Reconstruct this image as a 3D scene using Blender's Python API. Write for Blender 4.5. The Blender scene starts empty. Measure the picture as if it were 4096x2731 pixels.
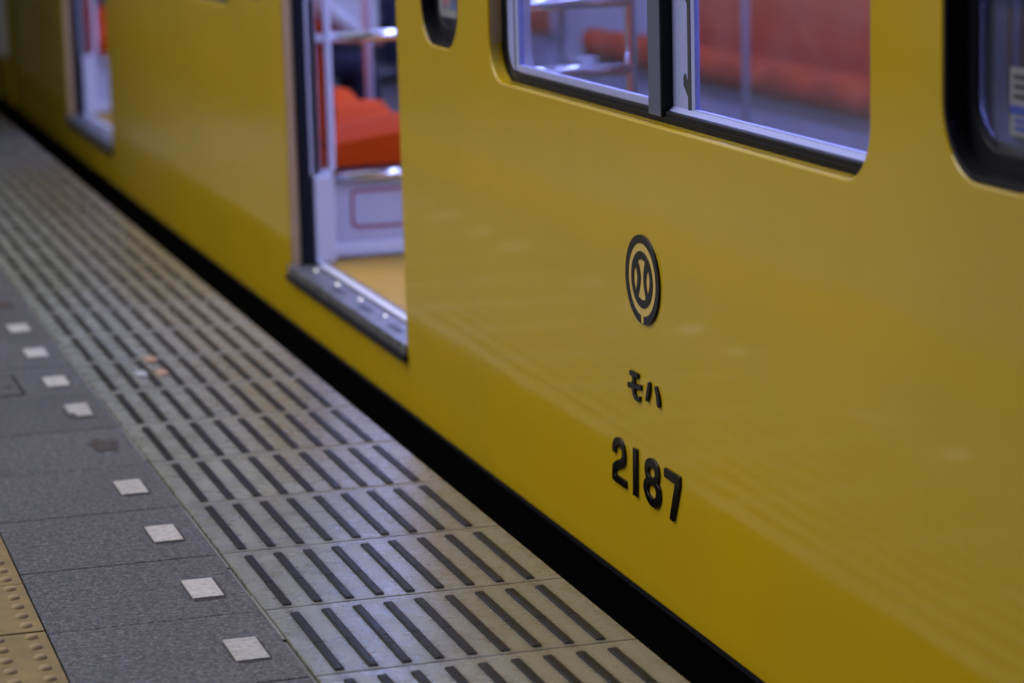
import bpy, bmesh, math, random
from mathutils import Vector, Matrix

random.seed(7)
scene = bpy.context.scene
C = scene.collection

# ------------------------------------------------------------------ camera
F_PX = 10740.9            # focal length in pixels of a 4096 px wide picture
cam_d = bpy.data.cameras.new('camera')
cam = bpy.data.objects.new('camera', cam_d)
C.objects.link(cam)
PITCH, ROLL, YAW = -0.1874506, 0.0265024, -0.2905445
CAM = Vector((-1.417488, -4.061, 1.322563))
R = Matrix.Rotation(YAW, 3, 'Z') @ Matrix.Rotation(PITCH, 3, 'X') @ Matrix.Rotation(ROLL, 3, 'Y')
right, fwd, up = R.col[0], R.col[1], R.col[2]
M = Matrix((right, up, -fwd)).transposed().to_4x4()
M.translation = CAM
cam.matrix_world = M
cam_d.sensor_width = 36.0
cam_d.lens = F_PX / 4096 * 36.0
cam_d.clip_start = 0.1
cam_d.clip_end = 900
cam_d.dof.use_dof = True
cam_d.dof.focus_distance = 4.76
cam_d.dof.aperture_fstop = 2.8
cam_d.dof.aperture_blades = 0
scene.camera = cam

# ------------------------------------------------------------------ world, sun, exposure
SUN_EL, SUN_AZ = 52.0, -62.0      # azimuth measured clockwise from +Y
world = bpy.data.worlds.new("World")
scene.world = world
world.use_nodes = True
wn = world.node_tree
bg = wn.nodes['Background']
sky = wn.nodes.new('ShaderNodeTexSky')
sky.sky_type = 'NISHITA'
sky.sun_disc = False
sky.sun_elevation = math.radians(SUN_EL)
sky.sun_rotation = math.radians(SUN_AZ)
sky.air_density = 1.0
sky.dust_density = 4.0
sky.ozone_density = 1.0
hs = wn.nodes.new('ShaderNodeHueSaturation')      # thin overcast: a paler sky than the clear one
hs.inputs['Saturation'].default_value = 0.48
wn.links.new(sky.outputs['Color'], hs.inputs['Color'])
wn.links.new(hs.outputs['Color'], bg.inputs['Color'])
bg.inputs['Strength'].default_value = 0.10
sun_d = bpy.data.lights.new('sun', 'SUN')
sun_d.energy = 0.7
sun_d.angle = math.radians(50)
sun_d.color = (1.0, 0.95, 0.86)
sun = bpy.data.objects.new('sun', sun_d)
C.objects.link(sun)
el, az = math.radians(SUN_EL), math.radians(SUN_AZ)
sdir = Vector((math.sin(az) * math.cos(el), math.cos(az) * math.cos(el), math.sin(el)))
sun.rotation_euler = sdir.to_track_quat('Z', 'Y').to_euler()

scene.view_settings.view_transform = 'Standard'
scene.view_settings.look = 'None'
scene.view_settings.gamma = 1.0
scene.view_settings.exposure = 0.42
scene.view_settings.use_curve_mapping = False
try:
    scene.cycles.use_denoising = True
    scene.cycles.max_bounces = 8
    scene.cycles.transparent_max_bounces = 16
    scene.cycles.caustics_reflective = False
    scene.cycles.caustics_refractive = False
except Exception:
    pass

# ------------------------------------------------------------------ materials
def mat(name, col, rough=0.5, metal=0.0, spec=0.5, coat=0.0, coat_r=0.05):
    m = bpy.data.materials.new(name)
    m.use_nodes = True
    b = m.node_tree.nodes['Principled BSDF']
    b.inputs['Base Color'].default_value = (*col, 1)
    b.inputs['Roughness'].default_value = rough
    b.inputs['Metallic'].default_value = metal
    b.inputs['Specular IOR Level'].default_value = spec
    b.inputs['Coat Weight'].default_value = coat
    b.inputs['Coat Roughness'].default_value = coat_r
    return m

def N(m, t, **kw):
    n = m.node_tree.nodes.new(t)
    for k, v in kw.items():
        if k in n.inputs:
            n.inputs[k].default_value = v
        else:
            setattr(n, k, v)
    return n

def L(m, a, b):
    m.node_tree.links.new(a, b)

def coords(m, scale=(1, 1, 1), kind='Object'):
    tc = N(m, 'ShaderNodeTexCoord')
    mp = N(m, 'ShaderNodeMapping')
    mp.inputs['Scale'].default_value = scale
    if kind == 'World':
        g = N(m, 'ShaderNodeNewGeometry')
        L(m, g.outputs['Position'], mp.inputs['Vector'])
    else:
        L(m, tc.outputs[kind], mp.inputs['Vector'])
    return mp.outputs['Vector']

def noise(m, vec, scale, detail=3, rough=0.6):
    n = N(m, 'ShaderNodeTexNoise')
    n.inputs['Scale'].default_value = scale
    n.inputs['Detail'].default_value = detail
    n.inputs['Roughness'].default_value = rough
    L(m, vec, n.inputs['Vector'])
    return n.outputs['Fac']

def ramp(m, fac, stops):
    r = N(m, 'ShaderNodeValToRGB')
    e = r.color_ramp.elements
    while len(e) < len(stops):
        e.new(0.5)
    for i, (p, c) in enumerate(stops):
        e[i].position = p
        e[i].color = (*c, 1) if len(c) == 3 else c
    L(m, fac, r.inputs['Fac'])
    return r.outputs['Color']

def mixc(m, fac, a, b, blend='MIX'):
    n = N(m, 'ShaderNodeMix', data_type='RGBA', blend_type=blend)
    if isinstance(fac, (int, float)):
        n.inputs[0].default_value = fac
    else:
        L(m, fac, n.inputs[0])
    for i, v in ((6, a), (7, b)):
        if isinstance(v, tuple):
            n.inputs[i].default_value = (*v, 1)
        else:
            L(m, v, n.inputs[i])
    return n.outputs[2]

def math_(m, op, a, b=None, clamp=False):
    n = N(m, 'ShaderNodeMath', operation=op, use_clamp=clamp)
    for i, v in ((0, a), (1, b)):
        if v is None:
            continue
        if isinstance(v, (int, float)):
            n.inputs[i].default_value = v
        else:
            L(m, v, n.inputs[i])
    return n.outputs[0]

def bump(m, height, strength, dist=0.01, target='Normal', chain=None):
    b = N(m, 'ShaderNodeBump')
    b.inputs['Strength'].default_value = strength
    b.inputs['Distance'].default_value = dist
    L(m, height, b.inputs['Height'])
    if chain is not None:
        L(m, chain, b.inputs['Normal'])
    p = m.node_tree.nodes['Principled BSDF']
    L(m, b.outputs['Normal'], p.inputs[target])
    return b.outputs['Normal']

def P(m):
    return m.node_tree.nodes['Principled BSDF']

MT = {}
# yellow train paint: glossy, slightly wavy sheet metal, faint dust
m = mat('yellow_paint', (0.60, 0.40, 0.022), 0.5, spec=0.03, coat=1.0, coat_r=0.06)
P(m).inputs['Coat IOR'].default_value = 1.52
v = coords(m, (1, 1, 1), 'World')
big = noise(m, v, 1.6, 2)
fine = noise(m, v, 55, 4)
c1 = mixc(m, ramp(m, big, [(0.35, (0, 0, 0)), (0.65, (1, 1, 1))]), (0.525, 0.350, 0.007), (0.495, 0.335, 0.010))
c2 = mixc(m, ramp(m, fine, [(0.6, (0, 0, 0)), (0.8, (0.12, 0.12, 0.12))]), c1, (0.44, 0.31, 0.02))
stk = noise(m, coords(m, (1, 16, 1.2), 'World'), 2.0, 5, 0.7)      # faint wash streaks running down
c2 = mixc(m, ramp(m, stk, [(0.52, (0, 0, 0)), (0.85, (0.10,) * 3)]), c2, (0.30, 0.21, 0.02))
sv = N(m, 'ShaderNodeTexVoronoi'); sv.inputs['Scale'].default_value = 26
L(m, v, sv.inputs['Vector'])
spk = math_(m, 'MULTIPLY', ramp(m, sv.outputs['Distance'], [(0.018, (1, 1, 1)), (0.035, (0, 0, 0))]), ramp(m, big, [(0.5, (0, 0, 0)), (0.6, (0.6,) * 3)]))
c2 = mixc(m, spk, c2, (0.16, 0.11, 0.02))
L(m, c2, P(m).inputs['Base Color'])
L(m, ramp(m, noise(m, v, 2.4, 4, 0.6), [(0.3, (0.045,) * 3), (0.7, (0.12,) * 3)]), P(m).inputs['Coat Roughness'])
vw = coords(m, (1, 0.9, 2.2), 'World')
wav = math_(m, 'ADD', noise(m, vw, 2.3, 1.0, 0.4), math_(m, 'MULTIPLY', noise(m, v, 9.0, 1.0, 0.4), 0.22))
bump(m, wav, 0.075, 0.02, 'Coat Normal')
bump(m, noise(m, v, 900, 2), 0.03, 0.001)
MT['yellow'] = m
MT['backing'] = mat('emblem_backing', (0.62, 0.43, 0.11), 0.35, coat=0.4)
m = mat('black_enamel', (0.0025, 0.0025, 0.004), 0.20, spec=0.32)
MT['black'] = m
m = mat('rubber_gasket', (0.004, 0.005, 0.009), 0.5, spec=0.2)
bump(m, noise(m, coords(m, (1, 1, 1), 'World'), 300, 3), 0.1, 0.002)
MT['gasket'] = m
MT['door_rubber'] = mat('door_rubber', (0.004, 0.005, 0.012), 0.6, spec=0.25)
m = mat('reflection_strip', (0.60, 0.40, 0.21), 0.35)  # beige reflection on the yellow lip, put into the colour
MT['beige_reflection'] = m
# brushed aluminium
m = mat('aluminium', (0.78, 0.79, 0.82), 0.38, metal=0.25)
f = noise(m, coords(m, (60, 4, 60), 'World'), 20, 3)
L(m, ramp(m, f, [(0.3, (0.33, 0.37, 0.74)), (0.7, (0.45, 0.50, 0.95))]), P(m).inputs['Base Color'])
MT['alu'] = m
MT['dark_alu'] = mat('mullion_metal', (0.085, 0.095, 0.17), 0.5, metal=0.1)
MT['slot'] = mat('dark_slot', (0.03, 0.035, 0.05), 0.6)
MT['chrome'] = mat('chrome', (0.86, 0.86, 0.88), 0.16, metal=1.0)
m = mat('stainless', (0.74, 0.75, 0.86), 0.45, metal=0.1)
MT['steel'] = m
m = mat('sill_steel', (0.50, 0.50, 0.53), 0.42, metal=0.6)
f = noise(m, coords(m, (1, 1, 1), 'World'), 30, 4)
L(m, ramp(m, f, [(0.3, (0.06, 0.06, 0.065)), (0.5, (0.16, 0.16, 0.175)), (0.7, (0.32, 0.32, 0.35))]), P(m).inputs['Base Color'])
MT['sill'] = m
# interior
m = mat('floor_vinyl', (0.46, 0.30, 0.12), 0.6, spec=0.15)
f = noise(m, coords(m, (1, 1, 1), 'World'), 60, 4)
L(m, ramp(m, f, [(0.3, (0.34, 0.20, 0.028)), (0.7, (0.42, 0.25, 0.036))]), P(m).inputs['Base Color'])
MT['vinyl'] = m
MT['aisle'] = mat('aisle_floor', (0.07, 0.06, 0.055), 0.45)
MT['panel'] = mat('interior_panel', (0.66, 0.65, 0.68), 0.45)
MT['panel_end'] = mat('heater_panel_paint', (0.58, 0.60, 0.72), 0.4)
MT['kick'] = mat('kick_plate', (0.85, 0.86, 0.92), 0.4)
MT['outline'] = mat('red_outline', (0.42, 0.12, 0.18), 0.5)
m = mat('seat_moquette', (0.50, 0.055, 0.018), 0.85, spec=0.06)
P(m).inputs['Sheen Weight'].default_value = 0.05
P(m).inputs['Sheen Tint'].default_value = (0.9, 0.55, 0.6, 1)
f = noise(m, coords(m, (1, 1, 1), 'World'), 250, 3)
L(m, ramp(m, f, [(0.3, (0.54, 0.056, 0.004)), (0.7, (0.66, 0.074, 0.006))]), P(m).inputs['Base Color'])
MT['seat'] = m
MT['ceiling'] = mat('ceiling_white', (0.75, 0.75, 0.75), 0.6)
m = mat('lamp_tube', (1, 1, 1), 0.5)
P(m).inputs['Emission Color'].default_value = (0.36, 0.44, 1.0, 1)
P(m).inputs['Emission Strength'].default_value = 17.0
MT['lamp'] = m
# glass: thin pane, partly reflecting, faint dust doubling as a lilac haze of reflected light
def glass_mat(name, tint, dust_haze, refl_lo):
    m = bpy.data.materials.new(name)
    m.use_nodes = True
    nt = m.node_tree
    nt.nodes.remove(nt.nodes['Principled BSDF'])
    out = nt.nodes['Material Output']
    tr = N(m, 'ShaderNodeBsdfTransparent'); tr.inputs['Color'].default_value = (*tint, 1)
    gl = N(m, 'ShaderNodeBsdfGlossy'); gl.inputs['Roughness'].default_value = 0.02
    df = N(m, 'ShaderNodeBsdfDiffuse'); df.inputs['Color'].default_value = (0.50, 0.50, 0.62, 1)  # lilac reflection haze painted as a diffuse layer, together with the dust
    geo = N(m, 'ShaderNodeNewGeometry')
    fr = N(m, 'ShaderNodeFresnel')
    L(m, math_(m, 'SUBTRACT', 1.5, math_(m, 'MULTIPLY', geo.outputs['Backfacing'], 1.5 - 1 / 1.5)), fr.inputs['IOR'])
    g = math_(m, 'ADD', fr.outputs['Fac'], refl_lo, True)
    mx = N(m, 'ShaderNodeMixShader')
    L(m, g, mx.inputs[0]); L(m, tr.outputs[0], mx.inputs[1]); L(m, gl.outputs[0], mx.inputs[2])
    d = noise(m, coords(m, (1, 1, 1), 'World'), 6, 4, 0.6)
    dd = ramp(m, d, [(0.4, (dust_haze * 0.5,) * 3), (0.75, (dust_haze * 1.6,) * 3)])
    mx2 = N(m, 'ShaderNodeMixShader')
    L(m, dd, mx2.inputs[0]); L(m, mx.outputs[0], mx2.inputs[1]); L(m, df.outputs[0], mx2.inputs[2])
    L(m, mx2.outputs[0], out.inputs['Surface'])
    return m
MT['glass'] = glass_mat('window_glass', (0.82, 0.83, 0.95), 0.05, 0.03)
MT['pocket_glass'] = glass_mat('pocket_glass', (0.58, 0.59, 0.66), 0.03, 0.02)
# platform
def stain_noise(m, scale):
    return noise(m, coords(m, (1, 1, 1), 'World'), scale, 5, 0.65)

m = mat('edge_block_concrete', (0.3, 0.3, 0.29), 0.38, spec=0.4)
vw = coords(m, (1, 1, 1), 'World')
vo = coords(m, (1, 1, 1), 'Object')
oi = N(m, 'ShaderNodeObjectInfo')
base = ramp(m, noise(m, vw, 9, 5, 0.65), [(0.3, (0.160, 0.174, 0.150)), (0.7, (0.258, 0.276, 0.246))])
sep = N(m, 'ShaderNodeSeparateXYZ'); L(m, vo, sep.inputs[0])
# brown grime towards the platform edge, patchy
edge = math_(m, 'ADD', math_(m, 'MULTIPLY', sep.outputs[0], 1.6), 0.85)
edge = math_(m, 'ADD', edge, math_(m, 'MULTIPLY', noise(m, vw, 13, 5, 0.7), 0.9))
eg = ramp(m, edge, [(0.75, (0, 0, 0)), (1.35, (0.75, 0.75, 0.75))])
base = mixc(m, eg, base, (0.20, 0.175, 0.14))
# patchy darker brown bands along and beside the rubber strips
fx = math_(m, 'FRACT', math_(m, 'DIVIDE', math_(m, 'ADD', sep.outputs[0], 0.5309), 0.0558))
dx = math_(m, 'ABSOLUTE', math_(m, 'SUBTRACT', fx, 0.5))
strip_band = math_(m, 'SUBTRACT', 1.0, math_(m, 'MULTIPLY', math_(m, 'SUBTRACT', dx, 0.17), 6.0), True)
strip_band = math_(m, 'MULTIPLY', strip_band, ramp(m, noise(m, vw, 22, 4, 0.7), [(0.35, (0, 0, 0)), (0.65, (0.85, 0.85, 0.85))]))
base = mixc(m, strip_band, base, (0.115, 0.105, 0.085))
# pits
vor = N(m, 'ShaderNodeTexVoronoi'); vor.inputs['Scale'].default_value = 95
L(m, vw, vor.inputs['Vector'])
pit = ramp(m, vor.outputs['Distance'], [(0.14, (1, 1, 1)), (0.26, (0, 0, 0))])
pit = math_(m, 'MULTIPLY', pit, ramp(m, noise(m, vw, 40, 2), [(0.44, (0, 0, 0)), (0.60, (0.9, 0.9, 0.9))]))
scuff = ramp(m, noise(m, vw, 34, 6, 0.75), [(0.50, (0, 0, 0)), (0.72, (0.32, 0.32, 0.32))])
base = mixc(m, scuff, base, (0.125, 0.118, 0.100))
base = mixc(m, pit, base, (0.06, 0.06, 0.055))
rnd = math_(m, 'ADD', math_(m, 'MULTIPLY', oi.outputs['Random'], 0.16), 0.92)
hsv = N(m, 'ShaderNodeHueSaturation'); L(m, base, hsv.inputs['Color']); L(m, rnd, hsv.inputs['Value'])
L(m, hsv.outputs[0], P(m).inputs['Base Color'])
L(m, ramp(m, noise(m, vw, 18, 4), [(0.3, (0.22,) * 3), (0.7, (0.34,) * 3)]), P(m).inputs['Roughness'])
bump(m, noise(m, vw, 260, 4), 0.10, 0.003)
MT['block'] = m

m = mat('granite', (0.13, 0.13, 0.15), 0.55)
vw = coords(m, (1, 1, 1), 'World')
oi = N(m, 'ShaderNodeObjectInfo')
n1 = noise(m, vw, 165, 4, 0.75)
n2 = noise(m, vw, 70, 3, 0.6)
sp = math_(m, 'ADD', math_(m, 'MULTIPLY', n1, 0.7), math_(m, 'MULTIPLY', n2, 0.3))
col = ramp(m, sp, [(0.40, (0.010, 0.011, 0.013)), (0.50, (0.064, 0.066, 0.070)), (0.61, (0.19, 0.193, 0.20))])
bigv = ramp(m, noise(m, vw, 3.5, 4), [(0.3, (0.86,) * 3), (0.7, (1.1,) * 3)])
col = mixc(m, 1.0, col, bigv, 'MULTIPLY')
rnd = math_(m, 'ADD', math_(m, 'MULTIPLY', oi.outputs['Random'], 0.22), 0.86)
gum = N(m, 'ShaderNodeTexVoronoi'); gum.inputs['Scale'].default_value = 7.5
L(m, vw, gum.inputs['Vector'])
gs = math_(m, 'MULTIPLY', ramp(m, gum.outputs['Distance'], [(0.06, (1, 1, 1)), (0.10, (0, 0, 0))]), ramp(m, noise(m, vw, 3.1, 1), [(0.5, (0, 0, 0)), (0.56, (0.55,) * 3)]))
col = mixc(m, gs, col, (0.035, 0.033, 0.032))
gr = ramp(m, noise(m, vw, 6.0, 5, 0.7), [(0.5, (0, 0, 0)), (0.75, (0.45,) * 3)])
col = mixc(m, gr, col, (0.055, 0.052, 0.048))
hsv = N(m, 'ShaderNodeHueSaturation'); L(m, col, hsv.inputs['Color']); L(m, rnd, hsv.inputs['Value'])
L(m, hsv.outputs[0], P(m).inputs['Base Color'])
bump(m, n1, 0.45, 0.004)
MT['granite'] = m

m = mat('strip_rubber', (0.030, 0.032, 0.036), 0.36, spec=0.3)
f = noise(m, coords(m, (1, 1, 1), 'World'), 40, 4)
L(m, ramp(m, f, [(0.3, (0.008, 0.009, 0.010)), (0.75, (0.024, 0.024, 0.024))]), P(m).inputs['Base Color'])
L(m, ramp(m, f, [(0.3, (0.28,) * 3), (0.7, (0.45,) * 3)]), P(m).inputs['Roughness'])
MT['strip'] = m

m = mat('tactile_yellow', (0.42, 0.28, 0.08), 0.6)
vw = coords(m, (1, 1, 1), 'World')
f = noise(m, vw, 14, 5, 0.7)
col = ramp(m, f, [(0.3, (0.15, 0.11, 0.042)), (0.6, (0.235, 0.165, 0.050)), (0.8, (0.30, 0.212, 0.065))])
sepz = N(m, 'ShaderNodeSeparateXYZ'); L(m, vw, sepz.inputs[0])
wear = ramp(m, sepz.outputs[2], [(0.0, (0, 0, 0)), (0.006, (0.8, 0.8, 0.8))])
col = mixc(m, wear, col, (0.34, 0.24, 0.12))
sp = noise(m, vw, 260, 2)
col = mixc(m, ramp(m, sp, [(0.66, (0, 0, 0)), (0.74, (0.6,) * 3)]), col, (0.06, 0.05, 0.03))
L(m, col, P(m).inputs['Base Color'])
bump(m, noise(m, vw, 300, 3), 0.12, 0.003)
MT['tactile'] = m

m = mat('plate_metal', (0.55, 0.54, 0.51), 0.5, metal=0.0)
oi = N(m, 'ShaderNodeObjectInfo')
vw = coords(m, (1, 1, 1), 'World')
f = noise(m, vw, 90, 5, 0.75)
c1 = ramp(m, f, [(0.30, (0.16, 0.15, 0.135)), (0.44, (0.42, 0.41, 0.39)), (0.7, (0.58, 0.57, 0.54))])
f2 = noise(m, vw, 28, 4, 0.7)
c1 = mixc(m, ramp(m, f2, [(0.5, (0, 0, 0)), (0.72, (0.55,) * 3)]), c1, (0.26, 0.24, 0.21))
hsv = N(m, 'ShaderNodeHueSaturation'); L(m, c1, hsv.inputs['Color'])
L(m, math_(m, 'ADD', math_(m, 'MULTIPLY', oi.outputs['Random'], 0.25), 0.84), hsv.inputs['Value'])
L(m, hsv.outputs[0], P(m).inputs['Base Color'])
MT['plate'] = m
m = mat('adhesive', (0.07, 0.055, 0.045), 0.8)
f = noise(m, coords(m, (1, 1, 1), 'World'), 120, 4)
L(m, ramp(m, f, [(0.35, (0.022, 0.016, 0.012)), (0.7, (0.065, 0.052, 0.044))]), P(m).inputs['Base Color'])
MT['adhesive'] = m
m = mat('dark_patch', (0.03, 0.029, 0.028), 0.7)  # darker speckled tone of the patches under the plates
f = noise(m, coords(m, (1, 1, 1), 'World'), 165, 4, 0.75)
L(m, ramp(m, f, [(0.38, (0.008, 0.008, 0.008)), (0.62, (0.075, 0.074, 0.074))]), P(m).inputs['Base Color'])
MT['patch'] = m
MT['sticker_orange'] = mat('sticker_orange', (0.36, 0.215, 0.14), 0.6)
MT['sticker_white'] = mat('sticker_white', (0.34, 0.345, 0.38), 0.6)
m = mat('mortar', (0.2, 0.2, 0.19), 0.8)
f = stain_noise(m, 40)
L(m, ramp(m, f, [(0.3, (0.15, 0.15, 0.14)), (0.7, (0.22, 0.22, 0.21))]), P(m).inputs['Base Color'])
MT['mortar'] = m
m = mat('joint_dirt', (0.03, 0.028, 0.025), 0.95, spec=0.1)
MT['joint'] = m
m = mat('paving_concrete', (0.16, 0.16, 0.17), 0.6)
f = stain_noise(m, 2.5)
L(m, ramp(m, f, [(0.3, (0.12, 0.12, 0.125)), (0.7, (0.19, 0.19, 0.195))]), P(m).inputs['Base Color'])
MT['paving'] = m
m = mat('ballast', (0.06, 0.055, 0.05), 0.95)
f = stain_noise(m, 30)
L(m, ramp(m, f, [(0.3, (0.012, 0.011, 0.010)), (0.7, (0.05, 0.045, 0.04))]), P(m).inputs['Base Color'])
bump(m, f, 0.6, 0.03)
MT['ballast'] = m
m = mat('underframe_black', (0.0016, 0.0016, 0.0016), 0.8, spec=0.02)
MT['under'] = m
MT['pale_guard'] = mat('pale_guard', (0.6, 0.58, 0.56), 0.6)
MT['roof'] = mat('roof_grey', (0.25, 0.25, 0.26), 0.7)
MT['shirt'] = mat('pale_shirt', (0.55, 0.55, 0.54), 0.85)
MT['navy'] = mat('navy_trousers', (0.012, 0.014, 0.035), 0.9)
MT['skin'] = mat('skin', (0.45, 0.28, 0.20), 0.55)
MT['hair'] = mat('hair', (0.012, 0.010, 0.009), 0.6)
MT['shoe'] = mat('shoe', (0.012, 0.012, 0.012), 0.4)

MT['canopy'] = mat('canopy_steel', (0.10, 0.095, 0.09), 0.7)
MT['blocker'] = mat('blocker_wall', (0.13, 0.12, 0.11), 0.8)

def sticker_mat(name, stops, scale):
    m = mat(name, (0.5, 0.5, 0.5), 0.5)
    v = coords(m, scale, 'World')
    n = N(m, 'ShaderNodeTexVoronoi'); n.inputs['Scale'].default_value = 1.0
    L(m, v, n.inputs['Vector'])
    s = N(m, 'ShaderNodeSeparateColor'); L(m, n.outputs['Color'], s.inputs[0])
    L(m, ramp(m, s.outputs[0], stops), P(m).inputs['Base Color'])
    return m
MT['sticker_a'] = sticker_mat('pocket_sticker_print', [(0.0, (0.05, 0.08, 0.22)), (0.45, (0.10, 0.14, 0.28)), (0.72, (0.22, 0.23, 0.30)), (0.93, (0.3, 0.05, 0.06))], (30, 30, 30))
MT['sticker_w'] = mat('sticker_paper', (0.22, 0.225, 0.27), 0.5)
MT['sticker_blue'] = mat('sticker_blue', (0.03, 0.06, 0.35), 0.5)

# ------------------------------------------------------------------ geometry helpers
def link(o, parent=None):
    C.objects.link(o)
    if parent is not None:
        o.parent = parent
        o.matrix_parent_inverse = Matrix.Translation(-parent.matrix_world.translation)
    return o

def obj_from_bm(name, bm, material, parent=None, smooth=False):
    me = bpy.data.meshes.new(name)
    bm.to_mesh(me); bm.free()
    mats = material if isinstance(material, (list, tuple)) else [material]
    for mm in mats:
        me.materials.append(mm)
    if smooth:
        for p in me.polygons:
            p.use_smooth = True
    return link(bpy.data.objects.new(name, me), parent)

def empty(name, loc, label=None, cat=None, group=None):
    o = bpy.data.objects.new(name, None)
    o.empty_display_size = 0.1
    C.objects.link(o)
    o.location = loc
    o.matrix_world = Matrix.Translation(loc)
    if label: o['label'] = label
    if cat: o['category'] = cat
    if group: o['group'] = group
    return o

def add_box(bm, x0, x1, y0, y1, z0, z1, bev=0.0, mi=0):
    vs = [bm.verts.new((x, y, z)) for x in (x0, x1) for y in (y0, y1) for z in (z0, z1)]
    fs = []
    for idx in ((0, 1, 3, 2), (4, 6, 7, 5), (0, 4, 5, 1), (2, 3, 7, 6), (0, 2, 6, 4), (1, 5, 7, 3)):
        f = bm.faces.new([vs[i] for i in idx]); f.material_index = mi; fs.append(f)
    if bev > 0:
        es = list({e for f in fs for e in f.edges})
        bmesh.ops.bevel(bm, geom=es, offset=bev, segments=2, affect='EDGES', profile=0.5)
    return fs

def box(name, x0, x1, y0, y1, z0, z1, material, parent=None, bev=0.0):
    bm = bmesh.new(); add_box(bm, x0, x1, y0, y1, z0, z1, bev)
    return obj_from_bm(name, bm, material, parent)

def add_tube(bm, pts, r, seg=14):
    pts = [Vector(p) for p in pts]
    rings = []
    for i, p in enumerate(pts):
        d = (pts[min(i + 1, len(pts) - 1)] - pts[max(i - 1, 0)]).normalized()
        a = d.orthogonal().normalized() if i == 0 else (a - d * a.dot(d)).normalized()
        b = d.cross(a)
        rings.append([bm.verts.new(p + (a * math.cos(t) + b * math.sin(t)) * r)
                      for t in (2 * math.pi * k / seg for k in range(seg))])
    for A, B in zip(rings, rings[1:]):
        for k in range(seg):
            f = bm.faces.new((A[k], A[(k + 1) % seg], B[(k + 1) % seg], B[k])); f.smooth = True
    bm.faces.new(rings[0][::-1]); bm.faces.new(rings[-1])

def tube(name, pts, r, material, parent, seg=14):
    bm = bmesh.new(); add_tube(bm, pts, r, seg)
    return obj_from_bm(name, bm, material, parent)

def rrect(u0, u1, v0, v1, r, n=8):
    pts = []
    for cx, cy, a0 in ((u1 - r, v0 + r, -90), (u1 - r, v1 - r, 0), (u0 + r, v1 - r, 90), (u0 + r, v0 + r, 180)):
        for k in range(n + 1):
            a = math.radians(a0 + 90 * k / n)
            pts.append((cx + r * math.cos(a), cy + r * math.sin(a)))
    return pts

def circle(cu, cv, ru, rv, n=48):
    return [(cu + ru * math.cos(2 * math.pi * k / n), cv + rv * math.sin(2 * math.pi * k / n)) for k in range(n)]

def smooth_closed(pts, n=4):
    """Catmull-Rom resampling of a closed outline."""
    out = []
    L_ = len(pts)
    for i in range(L_):
        p0, p1, p2, p3 = (Vector((*pts[(i + k - 1) % L_], 0)) for k in range(4))
        for k in range(n):
            t = k / n
            q = 0.5 * ((2 * p1) + (-p0 + p2) * t + (2 * p0 - 5 * p1 + 4 * p2 - p3) * t * t + (-p0 + 3 * p1 - 3 * p2 + p3) * t ** 3)
            out.append((q.x, q.y))
    return out

def plate(name, loops, x_front, thick, bev, material, parent=None, seg=2):
    """Filled outline with holes in the YZ plane, given depth along +X (u -> Y, v -> Z)."""
    cu = bpy.data.curves.new(name, 'CURVE')
    cu.dimensions = '2D'
    cu.fill_mode = 'BOTH'
    cu.extrude = max(thick / 2 - bev, 0.0)
    cu.bevel_depth = bev
    cu.bevel_resolution = seg
    cu.offset = -bev
    for lp in loops:
        s = cu.splines.new('POLY')
        s.points.add(len(lp) - 1)
        for p, (u, v) in zip(s.points, lp):
            p.co = (u, v, 0, 1)
        s.use_cyclic_u = True
    tmp = bpy.data.objects.new(name, cu)
    C.objects.link(tmp)
    dg = bpy.context.evaluated_depsgraph_get()
    me = bpy.data.meshes.new_from_object(tmp.evaluated_get(dg))
    bpy.data.objects.remove(tmp)
    bpy.data.curves.remove(cu)
    for vtx in me.vertices:
        u, v, w = vtx.co
        vtx.co = (x_front + thick / 2 + w, u, v)
    bm = bmesh.new(); bm.from_mesh(me)
    bmesh.ops.remove_doubles(bm, verts=bm.verts, dist=1e-6)
    bmesh.ops.dissolve_degenerate(bm, dist=2e-4, edges=bm.edges)
    bmesh.ops.triangulate(bm, faces=[f for f in bm.faces if len(f.verts) > 4])
    flat = [f for f in bm.faces if abs(f.normal.x) > 0.98]
    bmesh.ops.beautify_fill(bm, faces=flat, edges=[e for e in bm.edges if len(e.link_faces) == 2 and all(abs(f.normal.x) > 0.98 for f in e.link_faces)])
    bmesh.ops.recalc_face_normals(bm, faces=bm.faces)
    bm.to_mesh(me); bm.free()
    me.materials.clear()
    me.materials.append(material)
    for p in me.polygons:
        p.use_smooth = False
    me.name = name
    return link(bpy.data.objects.new(name, me), parent)

def unproject(px, py, axis, val):
    """Where the measured picture point lies on the plane axis = val (used once, to lay out the lettering in metres)."""
    d = right * ((px - 2048) / F_PX) + fwd - up * ((py - 1365.5) / F_PX)
    t = (val - CAM[axis]) / d[axis]
    return CAM + d * t

def structure(o):
    o['kind'] = 'structure'
    return o

# ------------------------------------------------------------------ the ground and the platform
bm = bmesh.new(); add_box(bm, -300, 300, -300, 300, -1.5, -1.25)
structure(obj_from_bm('track_bed', bm, MT['ballast']))

Y_LO, Y_HI = -6.0, 30.0
bm = bmesh.new()
add_box(bm, -7.0, -0.004, Y_LO - 20, Y_HI + 20, -0.30, -0.030)
add_box(bm, -6.9, -0.25, Y_LO - 20, Y_HI + 20, -1.25, -0.30)
platform = structure(obj_from_bm('platform', bm, MT['joint']))
box('paving', -7.0, -1.2205, Y_LO - 20, Y_HI + 20, -0.0295, -0.0005, MT['paving'], platform)

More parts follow.
